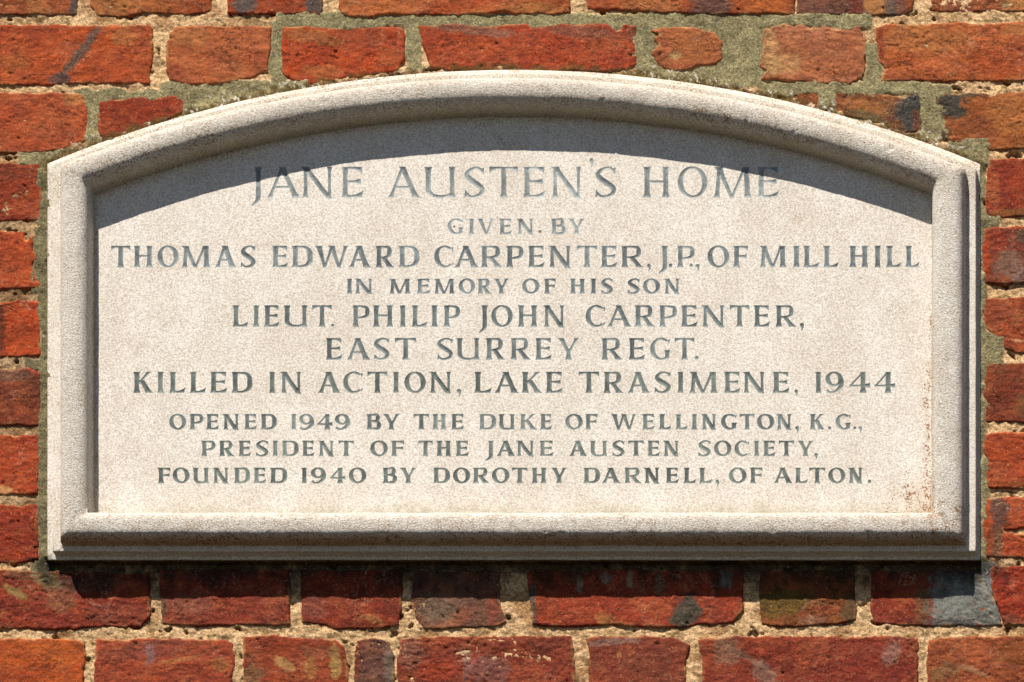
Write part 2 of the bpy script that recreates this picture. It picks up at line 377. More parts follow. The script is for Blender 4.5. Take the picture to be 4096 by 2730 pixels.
bk([(2108, 2280), (2970, 2278), (2974, 2440), (2930, 2492), (2700, 2512), (2500, 2508), (2480, 2500), (2300, 2510), (2200, 2504), (2130, 2498)], (164, 60, 40), 4, (2752, 2440, 56, 74, 5, (84, 72, 66), .98), (2735, 2480, 70, 30, 0, (78, 68, 62), .95), (2130, 2420, 18, 100, 0, (90, 84, 80), .9), (2420, 2480, 40, 30, 0, TAN, .6), (2600, 2420, 90, 50, 10, (180, 78, 48), .6), (2320, 2330, 12, 40, 0, (160, 150, 140), .8), (2420, 2310, 26, 22, 0, (150, 146, 138), .7), (2520, 2320, 14, 44, 0, (150, 140, 120), .7), (2640, 2330, 22, 50, 0, (120, 110, 90), .7), (2900, 2320, 30, 44, 0, (140, 146, 146), .8))
bk([(3040, 2282), (3420, 2280), (3422, 2420), (3424, 2480), (3350, 2496), (3150, 2508), (3050, 2500), (3034, 2400)], (136, 70, 38), 2, (3130, 2410, 130, 60, -10, (110, 82, 36), .9), (3310, 2440, 80, 20, 0, (170, 80, 50), .7), (3400, 2440, 40, 70, 0, (96, 72, 50), .8), (3250, 2480, 60, 20, 0, (150, 96, 80), .6))
bk([(3484, 2282), (3920, 2284), (3940, 2345), (3985, 2420), (4008, 2502), (3700, 2506), (3500, 2496), (3480, 2440)], (150, 54, 40), 3, (3850, 2400, 150, 160, 0, (134, 134, 132), .98), (3950, 2470, 70, 50, 0, (122, 120, 118), .98), (3930, 2440, 12, 6, 0, (190, 96, 60), .9), (3800, 2490, 120, 16, 0, (90, 78, 84), .7), (3690, 2420, 40, 80, 0, (124, 88, 60), .6), warp=4)
bk([(3962, 2264), (4300, 2262), (4300, 2504), (4020, 2504), (4000, 2450), (3965, 2350)], (160, 48, 32), 3, (4030, 2480, 60, 30, 0, (130, 70, 56), .6), (4080, 2340, 40, 60, 0, (170, 58, 36), .5), rough=1.8)
# bottom course
bk([(-300, 2560), (100, 2556), (300, 2556), (340, 2575), (346, 2620), (332, 2680), (332, 2900), (-300, 2900)], (194, 82, 34), 3, (240, 2600, 110, 60, 0, (198, 96, 40), .5), (60, 2700, 100, 30, 10, (180, 70, 34), .6), rough=.7)
bk([(385, 2556), (880, 2554), (930, 2575), (938, 2640), (922, 2740), (925, 2900), (372, 2900), (376, 2690), (384, 2600)], (166, 66, 44), 2, (600, 2600, 200, 40, -8, (150, 74, 62), .6), (720, 2640, 90, 12, -10, TAN, .5), (880, 2660, 40, 30, 0, (150, 100, 56), .5), (600, 2620, 20, 50, 0, (150, 120, 130), .5))
bk([(972, 2550), (1100, 2543), (1340, 2560), (1375, 2590), (1392, 2680), (1400, 2900), (976, 2900)], (152, 58, 36), 2, (1340, 2650, 24, 70, -5, (176, 134, 76), .9), (1140, 2660, 50, 24, 30, (180, 130, 80), .85), (1240, 2680, 30, 50, 0, (170, 110, 60), .7), (1010, 2700, 50, 40, 0, (130, 90, 60), .8), (1270, 2610, 80, 30, 0, (140, 78, 56), .6))
bk([(1428, 2562), (1500, 2548), (1560, 2568), (1578, 2620), (1582, 2900), (1418, 2900), (1418, 2620)], (108, 66, 60), 1, (1560, 2660, 30, 90, 0, (120, 104, 96), .6), (1430, 2640, 16, 100, 0, (140, 50, 38), .6), rough=1.5)
bk([(1604, 2552), (1740, 2545), (2080, 2544), (2280, 2545), (2294, 2580), (2298, 2680), (2300, 2900), (1592, 2900), (1588, 2640)], (144, 56, 42), 3, (1650, 2620, 60, 70, 0, (150, 92, 78), .6), (1760, 2680, 90, 50, 0, (160, 56, 34), .8), (1960, 2680, 90, 60, 0, (130, 76, 74), .75), (2200, 2580, 100, 40, 0, (128, 58, 46), .5), (1870, 2660, 20, 80, 0, (130, 84, 84), .7), rough=1.7)
bk([(2345, 2556), (2400, 2545), (2680, 2545), (2762, 2580), (2742, 2640), (2752, 2900), (2380, 2900), (2352, 2680), (2358, 2600)], (140, 58, 44), 2, (2450, 2568, 110, 16, -5, (150, 110, 104), .7), (2600, 2660, 100, 70, 0, (132, 62, 48), .6), (2475, 2620, 10, 14, 0, TAN, .7))
bk([(2792, 2562), (2850, 2550), (3100, 2545), (3600, 2546), (3668, 2558), (3672, 2640), (3668, 2900), (2806, 2900), (2810, 2680)], (144, 50, 38), 3, (2900, 2600, 70, 60, 40, (150, 110, 90), .6), (3060, 2700, 70, 40, 60, (140, 110, 104), .55), (3570, 2610, 36, 50, 30, (160, 110, 104), .7), (3400, 2600, 150, 40, 0, (156, 66, 52), .5), (3000, 2640, 130, 12, 30, (160, 120, 100), .5))
bk([(3714, 2560), (3760, 2550), (4060, 2540), (4300, 2545), (4300, 2900), (3712, 2900), (3706, 2660)], (158, 74, 44), 2, (3900, 2600, 70, 50, 0, (188, 92, 54), .7), (3770, 2690, 60, 40, 0, (136, 96, 64), .7), (4050, 2620, 70, 60, 0, (136, 70, 38), .7), (3880, 2680, 90, 14, 20, (170, 130, 100), .5), rough=1.2)
# right column
bk([(3952, 636), (4300, 634), (4300, 868), (3990, 870), (3935, 862), (3944, 760)], (164, 56, 34), 2, (3975, 760, 30, 90, 0, (176, 96, 60), .5), (4060, 850, 100, 18, 0, (150, 100, 50), .6), (4080, 720, 50, 50, 0, (150, 56, 38), .4), rough=.6)
bk([(3940, 918), (3965, 904), (4020, 912), (4060, 904), (4300, 902), (4300, 1140), (4000, 1138), (3930, 1132), (3930, 1000)], (136, 60, 46), 3, (3946, 1020, 14, 110, 0, (184, 66, 34), .9), (4040, 1060, 70, 60, -20, (134, 96, 86), .8), (4090, 1110, 40, 40, 0, (140, 110, 108), .7), (3990, 960, 40, 50, 0, (156, 50, 36), .7), (4090, 940, 26, 40, 0, (90, 76, 64), .7), (4060, 910, 60, 10, 0, (190, 72, 40), .8))
bk([(3932, 1196), (4020, 1188), (4300, 1184), (4300, 1420), (4070, 1414), (4000, 1378), (3985, 1355), (3960, 1330), (3935, 1300)], (164, 68, 42), 2, (3960, 1250, 60, 50, 0, (160, 72, 50), .5), (4070, 1280, 40, 40, 0, (186, 100, 60), .6), (4080, 1365, 40, 8, 5, (220, 150, 110), .7))
bk([(3936, 1448), (4060, 1450), (4300, 1448), (4300, 1690), (3930, 1688), (3934, 1560)], (130, 54, 36), 2, (4000, 1480, 50, 20, 0, (140, 70, 48), .6), (4090, 1620, 30, 60, 0, (120, 80, 50), .6), (3980, 1660, 60, 30, 0, (146, 56, 40), .5))
bk([(3930, 1742), (4000, 1730), (4300, 1726), (4300, 1956), (3990, 1956), (3945, 1950), (3940, 1880), (3950, 1850), (3930, 1800)], (180, 70, 38), 2, (4070, 1940, 60, 20, 0, (120, 60, 40), .5), (3980, 1900, 50, 60, 0, (180, 88, 56), .5))
bk([(3926, 1994), (4000, 1992), (4300, 1990), (4300, 2092), (4100, 2110), (4060, 2122), (4010, 2112), (4016, 2124), (4070, 2134), (4300, 2128), (4300, 2232), (3925, 2230)], (182, 70, 40), 2, (3996, 2040, 40, 66, 0, (104, 68, 64), .95), (3990, 2120, 26, 60, 0, (120, 72, 64), .9), (3960, 2180, 40, 50, 0, (150, 78, 54), .6), (3990, 2190, 24, 60, 0, (124, 84, 66), .7))

wall = empty('brick_wall', 'weathered red brick wall with cream and olive mortar behind the stone plaque', 'wall', (0, 0, ZC - 1365 * K * 1.0 - 0.04))

def brick(i, poly, col, h, patches, rough, warp):
    p = np.array(poly, float)
    x0, y0 = np.maximum(p.min(0) - 14, (-150, -150)); x1, y1 = np.minimum(p.max(0) + 14, (4246, 2880))
    g = 4.6
    nx, ny = int((x1 - x0) / g) + 1, int((y1 - y0) / g) + 1
    X, Y = np.meshgrid(np.linspace(x0, x1, nx), np.linspace(y0, y1, ny))
    sd = i * 3
    ox, oy = i * 377.7, i * 131.3      # every brick its own piece of noise
    wx = fbm(X + ox, Y + oy, 70, 4, sd) * warp + fbm(X + ox, Y, 16, 2, sd + 1) * warp * .45
    wy = fbm(X + oy, Y + ox, 70, 4, sd + 2) * warp + fbm(X, Y + ox, 16, 2, sd + 3) * warp * .45
    d = poly_sdf(X + wx, Y + wy, poly) - 2.5
    ang = (i * 37 % 50 - 25) * math.pi / 180 * .6
    U, V = X * math.cos(ang) + Y * math.sin(ang), -X * math.sin(ang) + Y * math.cos(ang)
    z = h + fbm(U + ox, V * 1.8 + oy, 150, 4, sd + 4) * 3.2 * rough
    z = z + fbm(U + oy, V * 1.7 + ox, 22, 3, sd + 5) * 1.6 * rough
    # folds and creases of hand-pressed clay
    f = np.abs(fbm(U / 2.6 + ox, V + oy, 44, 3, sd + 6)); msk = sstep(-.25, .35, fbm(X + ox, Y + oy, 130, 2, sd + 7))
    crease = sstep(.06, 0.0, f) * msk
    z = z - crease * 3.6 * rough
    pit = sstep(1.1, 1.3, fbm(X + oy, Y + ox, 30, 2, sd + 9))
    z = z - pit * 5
    z = z - 7 * sstep(-11, 0, d) ** 2 * (0.75 + .25 * fbm(X, Y, 40, 2, sd)) - 34 * sstep(-3, 9, d)
    # colour
    col = desat(col)
    c = np.ones(X.shape + (3,)) * lin(col)
    for a, (s, amt, tgt) in enumerate(((120, .5, lin((190, 100, 58))), (80, .45, lin((128, 46, 32))), (45, .35, lin((196, 118, 70))), (30, .3, lin((110, 48, 36))))):
        m = sstep(.1, .75, fbm(X * (.7 if a % 2 else 1) + ox, Y * 1.3 + oy, s, 4, sd + 3 + a)) * amt
        c = c * (1 - m[..., None]) + (tgt * .6 + lin(col) * .4) * m[..., None]
    for (px, py, rx, ry, an, pc, st) in patches:
        wa = min(13, .3 * min(rx, ry))
        ca, sa = math.cos(math.radians(an)), math.sin(math.radians(an))
        dx, dy = X + fbm(X, Y, 34, 4, sd + 2) * wa - px, Y + fbm(Y, X, 34, 4, sd + 5) * wa - py
        e = np.sqrt(((dx * ca + dy * sa) / rx) ** 2 + ((-dx * sa + dy * ca) / ry) ** 2)
        m = sstep(1.12, .72, e + .25 * fbm(X, Y, 14, 3, sd + 1)) * st
        c = c * (1 - m[..., None]) + lin(desat(pc)) * m[..., None]
    # lime wash left on the arrises and in the creases
    e = sstep(-16, -2, d) * sstep(-.15, .6, fbm(X + ox, Y, 50, 4, sd + 6))
    e = np.maximum(e * .75, crease * .22 * sstep(0, .5, fbm(X, Y + ox, 90, 2, sd)))
    c = c * (1 - e[..., None]) + lin((196, 150, 98)) * e[..., None]
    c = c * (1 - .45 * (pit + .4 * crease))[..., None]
    ps = poly_sdf(X, Y, plaque_poly)
    # growth on the bricks above the arch; plaque's shadow painted into those below
    mo = sstep(34, 4, ps + 20 * fbm(X, Y, 30, 3, 2)) * (Y < 700)
    c = c * (1 - .8 * mo[..., None]) + lin((92, 74, 32)) * .8 * mo[..., None]
    under_shade = sstep(150, 10, ps + 60 * fbm(X, Y * .6, 40, 3, 3)) * (Y > 2230) * .85
    c = c * (1 - under_shade[..., None]) + lin((40, 32, 22)) * under_shade[..., None]
    keep = (d < 10) & (ps > -34)
    fk = keep[:-1, :-1] & keep[1:, :-1] & keep[:-1, 1:] & keep[1:, 1:]
    idx = np.arange(nx * ny).reshape(ny, nx)
    F = np.stack([idx[:-1, :-1][fk], idx[1:, :-1][fk], idx[1:, 1:][fk], idx[:-1, 1:][fk]], -1)
    if len(F) == 0: return
    us = np.unique(F); mp = np.zeros(nx * ny, np.int32); mp[us] = np.arange(len(us))
    vv = world(X, Y, z).reshape(-1, 3)[us]
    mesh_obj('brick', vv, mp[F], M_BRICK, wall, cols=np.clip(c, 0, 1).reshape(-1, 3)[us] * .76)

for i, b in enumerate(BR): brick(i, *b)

# mortar: one rough bed behind all the bricks
OLIVE = [(1080, 85, 1132, 345), (1620, 60, 1690, 285), (2545, 50, 3060, 345), (1110, 55, 2960, 108), (3050, 325, 3720, 378), (640, 322, 1240, 372),
         (350, 370, 400, 600), (300, 360, 1150, 400), (735, 325, 1180, 480), (2900, 60, 3480, 112), (3458, 180, 3512, 350), (3280, 350, 3345, 450), (3682, 340, 3790, 560),
         (158, 640, 200, 2300), (130, 920, 200, 1170), (3918, 640, 3938, 2240), (3920, 1330, 4010, 1450), (3920, 1830, 3955, 1990),
         (3920, 860, 3990, 940), (3800, 560, 3960, 660), (130, 2235, 200, 2330), (80, 600, 420, 650), (100, 1440, 180, 1480)]
def mortar():
    g = 5.0
    x = np.arange(-150, 4247, g); y = np.arange(-150, 2881, g)
    X, Y = np.meshgrid(x, y)
    ps = poly_sdf(X, Y, plaque_poly)
    keep = ps > -44
    xx, yy = X[keep], Y[keep]; P = ps[keep]
    wx, wy = xx + fbm(xx, yy, 60, 4, 1) * 14, yy + fbm(xx, yy, 60, 4, 5) * 12
    ol = np.zeros(xx.shape)
    for (a, b, c_, d_) in OLIVE:
        dx = np.maximum(np.maximum(a - wx, wx - c_), 0); dy = np.maximum(np.maximum(b - wy, wy - d_), 0)
        ol = np.maximum(ol, sstep(9, 0, np.hypot(dx, dy)))
    gc = sstep(14, 0, np.hypot(np.maximum(np.maximum(3915 - wx, wx - 3975), 0), np.maximum(np.maximum(2250 - wy, wy - 2420), 0)))
    lime = -4.5 + fbm(xx, yy * 1.6, 60, 3, 0) * 2.6 + fbm(xx, yy * 1.6, 17, 4, 3) * 2.4
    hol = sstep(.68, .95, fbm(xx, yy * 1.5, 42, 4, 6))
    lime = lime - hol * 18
    # a ragged struck line along the middle of the lime joints
    cem = 0.5 + fbm(xx, yy, 70, 3, 2) * 2.6 + fbm(xx, yy, 14, 3, 4) * 1.7
    z = lime * (1 - ol) + cem * ol
    z = z * (1 - gc) + 1.5 * gc
    near = sstep(46, 8, P)
    z = z - 30 * sstep(2296, 2268, yy) * (yy > 2238) * (xx > 186) * (xx < 3925)
    z = z + near * (4 + 3 * fbm(xx, yy, 30, 3, 7)) * (yy < 2235)
    c1 = lin((218, 180, 134)); c2 = lin((140, 130, 94)); c3 = lin((118, 92, 52)); c5 = lin((150, 104, 62))
    m = sstep(-.1, .7, fbm(xx, yy * 1.6, 60, 4, 3))[:, None]
    c = c1 * (1 - m * .6) + lin((184, 146, 98)) * m * .6
    m = (sstep(.1, .7, fbm(xx, yy * 2.2, 36, 4, 5)) * .75)[:, None]
    c = c * (1 - m) + c3 * m
    m = (sstep(.2, .7, fbm(xx, yy * 1.2, 90, 3, 1)) * .6)[:, None]
    c = c * (1 - m) + c5 * m
    oc = c2 * (1 + .3 * fbm(xx, yy, 40, 3, 4))[:, None]
    c = c * (1 - ol[:, None]) + oc * ol[:, None]
    c = c * (1 - gc[:, None]) + lin((124, 124, 122)) * gc[:, None]
    strip = ((xx < 230) & (yy > 690) & (yy < 2250)).astype(float)[:, None]
    c = c * (1 - .35 * strip)
    mo = (sstep(40, 2, P + 24 * fbm(xx, yy, 26, 3, 2)) * (yy < 690) * .85)[:, None]
    c = c * (1 - mo) + lin((86, 66, 22)) * mo
    bits = (sstep(.55, .8, fbm(xx, yy, 12, 2, 6)) * sstep(70, 25, P) * (yy < 600) * .8)[:, None]
    c = c * (1 - bits) + lin((214, 208, 196)) * bits
    under_shade = (sstep(150, 10, P + 50 * fbm(xx, yy * .6, 40, 3, 3)) * (yy > 2238) * .85)[:, None]  # deepens the plaque's shadow in the colour of the joints below
    c = c * (1 - under_shade) + lin((38, 38, 24)) * under_shade
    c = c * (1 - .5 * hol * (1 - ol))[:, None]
    idx = -np.ones(X.shape, np.int64); idx[keep] = np.arange(keep.sum())
    a, b, c4, d4 = idx[:-1, :-1], idx[1:, :-1], idx[1:, 1:], idx[:-1, 1:]
    fk = (a >= 0) & (b >= 0) & (c4 >= 0) & (d4 >= 0)
    F = np.stack([a[fk], b[fk], c4[fk], d4[fk]], -1)
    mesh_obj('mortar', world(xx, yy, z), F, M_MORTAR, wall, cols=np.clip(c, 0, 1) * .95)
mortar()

# ---------------------------------------------------------------- the stone plaque
plaque = empty('memorial_plaque', 'pale limestone plaque with arched top, round moulded frame and incised grey capitals', 'plaque',
               ((2057 - 2048) * K, 0, ZC - (2244 - 1365) * K))

def masks_for(x, y, kind):
    """dirt, algae and rust as they lie on the stone"""
    z0 = np.zeros(x.shape)
    if kind == 'panel':
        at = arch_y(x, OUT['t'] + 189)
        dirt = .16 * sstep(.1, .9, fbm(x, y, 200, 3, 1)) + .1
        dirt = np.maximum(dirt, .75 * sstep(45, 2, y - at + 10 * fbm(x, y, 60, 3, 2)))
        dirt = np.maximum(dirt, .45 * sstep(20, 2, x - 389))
        algae = .65 * sstep(85, 8, 2092 - y + 20 * fbm(x, y, 90, 3, 4)) + .5 * sstep(30, 2, y - at)
        rust = np.clip(.62 + .6 * fbm(x * 3, y, 120, 3, 3), 0, 1) * np.exp(-((x - 3724 - 4 * fbm(x, y, 70, 2, 1)) / 9.0) ** 2) * sstep(1150, 1350, y)
        e = np.hypot((x - 3690) / 210, (y - 2010) / 190)
        rust = np.maximum(rust, .55 * sstep(1.0, .15, e + .2 * fbm(x, y, 60, 3, 5)))
        rust = np.maximum(rust, .5 * sstep(34, 0, np.abs(x - 3712)) * sstep(1250, 1600, y))
        return dict(dirt=dirt, algae=algae, rust=rust)
    return dict(dirt=z0, algae=z0, rust=z0)

# profile rows of the frame
def sweep(name, rows, mat, wob=0.5, dirt_of=None, close=False):
    P = [outline(r) for r in rows]
    n = len(P[0]); m = len(rows)
    x = np.concatenate([p[:, 0] for p in P]); y = np.concatenate([p[:, 1] for p in P])
    h = np.concatenate([np.full(n, r[4]) for r in rows]); v = np.repeat(np.linspace(0, 1, m), n)
    h = h + (fbm(x, y, 120, 3, 3) * wob + fbm(x, y, 30, 3, 4) * wob * .6) * (h > 0)
    h = h - sstep(.8, 1.15, fbm(x, y, 30, 3, 7)) * 5 * (h > 3)
    x = x + fbm(x, y, 90, 3, 5) * wob * .8; y = y + fbm(x, y, 90, 3, 6) * wob * .8
    i = np.arange(n); j = (i + 1) % n
    F = np.concatenate([np.stack([k * n + i, k * n + j, (k + 1) * n + j, (k + 1) * n + i], -1) for k in range(m - 1)])
    mk = dirt_of(x, y, v, h)
    return mesh_obj(name, world(x, y, h), F, mat, plaque, masks=mk)

def side_of(x, y):
    top = np.clip((arch_y(x, OUT['t']) + 215 - y) / 40, 0, 1) * (y < 900)
    bot = np.clip((y - (OUT['b'] - 190)) / 30, 0, 1)
    return top, bot

def roll_dirt(x, y, v, h):
    top, bot = side_of(x, y)
    base = .26 + .16 * fbm(x, y, 160, 3, 2)
    d = base + top * (.28 + .45 * np.exp(-((v - .66) / .16) ** 2)) * (.75 + .45 * fbm(x * .6, y, 220, 3, 6))
    d = d + bot * (.25 + .75 * np.exp(-((v - .08) / .2) ** 2))
    d = d + .4 * sstep(.9, 1.0, v) + .25 * sstep(.06, 0, v)
    d = d + .3 * sstep(3300, 3880, x) * (y > 2050) * sstep(1600, 2230, y)
    d = d + .5 * sstep(.08, 0, v) * (1 + fbm(x, y, 60, 3, 3))
    al = .30 * bot * sstep(.42, .05, v) + .55 * top * sstep(.72, .98, v) + .15 * top + .45 * sstep(.93, 1, v)
    ru = .35 * np.exp(-((x - 3745) / 10.0) ** 2) * sstep(1150, 1350, y) + .22 * top * sstep(2300, 3400, x) + .3 * sstep(3500, 3850, x) * sstep(1800, 2150, y)
    return dict(dirt=np.clip(d, 0, 1), algae=np.clip(al, 0, 1), rust=np.clip(ru, 0, 1))

def fil_dirt(x, y, v, h):
    top, bot = side_of(x, y)
    return dict(dirt=np.clip(.2 + .45 * sstep(.7, 1, v) + .5 * np.exp(-((v - .32) / .05) ** 2) * (1 + fbm(x, y, 50, 3, 5)) * .5 + top * .35 * (1 + fbm(x, y, 90, 3, 4)) + .05 * bot, 0, 1), algae=np.clip(.1 + .2 * top + .3 * bot * (v < .35), 0, 1), rust=.12 + 0 * x)

HB, HA, HP, HC = 9.0, 45.0, 24.0, 122.0
rows = [row(46, 46, 46, 46, -3), row(0, 0, 0, 1, -2), row(0, 0, 0, 0, HB - 2.5), row(2, 2, 2, 1, HB), row(29, 11, 28, 4, HB)]
rows += [row(31, 12, 30, 19, HB + 2), row(31, 12, 30, 19, HA - 3), row(33, 14, 32, 21, HA - .5), row(36, 17, 35, 24, HA)]
rows += [roll_pt(-.10, HA), roll_pt(0.0, HA - .5), roll_pt(0.004, HA + 3)]
sweep('fillet', rows, M_PANEL, .8, fil_dirt)
rr = [roll_pt(0.004, HA + 1)]
for a in np.linspace(180, 0, 31):
    ca, sa = math.cos(math.radians(a)), math.sin(math.radians(a))
    rr.append(roll_pt(.5 + .5 * math.copysign(abs(ca) ** .86, ca) * 0.99, 50 + (HC - 50) * abs(sa) ** .82))
rr += [roll_pt(1.0, 44), roll_pt(1.01, 34), roll_pt(1.03, 27), roll_pt(1.07, HP - .5)]
sweep('round_moulding', rr, M_ROLL, 1.3, roll_dirt)

# ---------------------------------------------------------------- letters: incised, V-cut, painted grey
def stem(x0, y0, x1, y1, w, f0=0.0, f1=0.0, wb=None, H=100, n=16):
    """a stroke whose ends are cut level; widths measured along x; f0, f1 flare at each end"""
    L, R = [], []
    for i in range(n + 1):
        t = i / n; t = t * t * (3 - 2 * t)
        cx, cy = x0 + (x1 - x0) * t, y0 + (y1 - y0) * t
        ww = w + ((wb - w) * t if wb else 0)
        ww *= 1 - .05 * math.sin(math.pi * t)
        dd = abs(y1 - y0)
        a = max(0, 1 - t * dd / (.26 * H)) ** 2.4; b = max(0, 1 - (1 - t) * dd / (.26 * H)) ** 2.4
        e = ww / 2 + f0 * a + f1 * b
        L.append((cx - e, cy)); R.append((cx + e, cy))
    return L + R[::-1]

def arm(x0, x1, y, th, up, dn, sl=0.0, n=9):
    T, B = [], []
    for i in range(n + 1):
        t = i / n; k = max(0, (t - .35) / .65) ** 2.1
        x = x0 + (x1 - x0) * t
        T.append((x + sl * k, y + th / 2 + up * k)); B.append((x - sl * k * .4, y - th / 2 - dn * k))
    return T + B[::-1]

def curve(pts, n=8):
    """pts: (x, y, width); a smooth stroke through them"""
    p = np.array(pts, float)
    q = np.vstack([2 * p[0] - p[1], p, 2 * p[-1] - p[-2]])
    C = []
    for i in range(1, len(q) - 2):
        for k in range(n):
            t = k / n
            C.append(.5 * (2 * q[i] + (q[i + 1] - q[i - 1]) * t + (2 * q[i - 1] - 5 * q[i] + 4 * q[i + 1] - q[i + 2]) * t * t + (3 * q[i] - q[i - 1] - 3 * q[i + 1] + q[i + 2]) * t ** 3))
    C.append(p[-1]); C = np.array(C)
    T = np.gradient(C[:, :2], axis=0); T /= np.linalg.norm(T, axis=1)[:, None] + 1e-9
    N = np.stack([-T[:, 1], T[:, 0]], 1) * C[:, 2:3] / 2
    return [tuple(v) for v in (C[:, :2] + N)] + [tuple(v) for v in (C[:, :2] - N)[::-1]]

def arc(cx, cy, rx, ry, a0, a1, S, h, n=9, tilt=8, e0=None, e1=None):
    """elliptical stroke, outer radii rx, ry, thick at the sides"""
    P = []
    for i in range(n + 1):
        a = math.radians(a0 + (a1 - a0) * i / n)
        w = h + (S - h) * abs(math.cos(a - math.radians(tilt))) ** 1.5
        if e0 is not None and i == 0: w = e0
        if e1 is not None and i == n: w = e1
        P.append((cx + (rx - w / 2) * math.cos(a), cy + (ry - w / 2) * math.sin(a), w))
    return curve(P, 5)

def ring(cx, cy, rx, ry, S, h, tilt=8, n=44):
    o, q = [], []
    for i in range(n):
        a = 2 * math.pi * i / n
        w = h + (S - h) * abs(math.cos(a - math.radians(tilt))) ** 1.5
        o.append((cx + rx * math.cos(a), cy + ry * math.sin(a)))
        q.append((cx + (rx - w) * math.cos(a), cy + (ry - w) * math.sin(a)))
    return (o, [q])

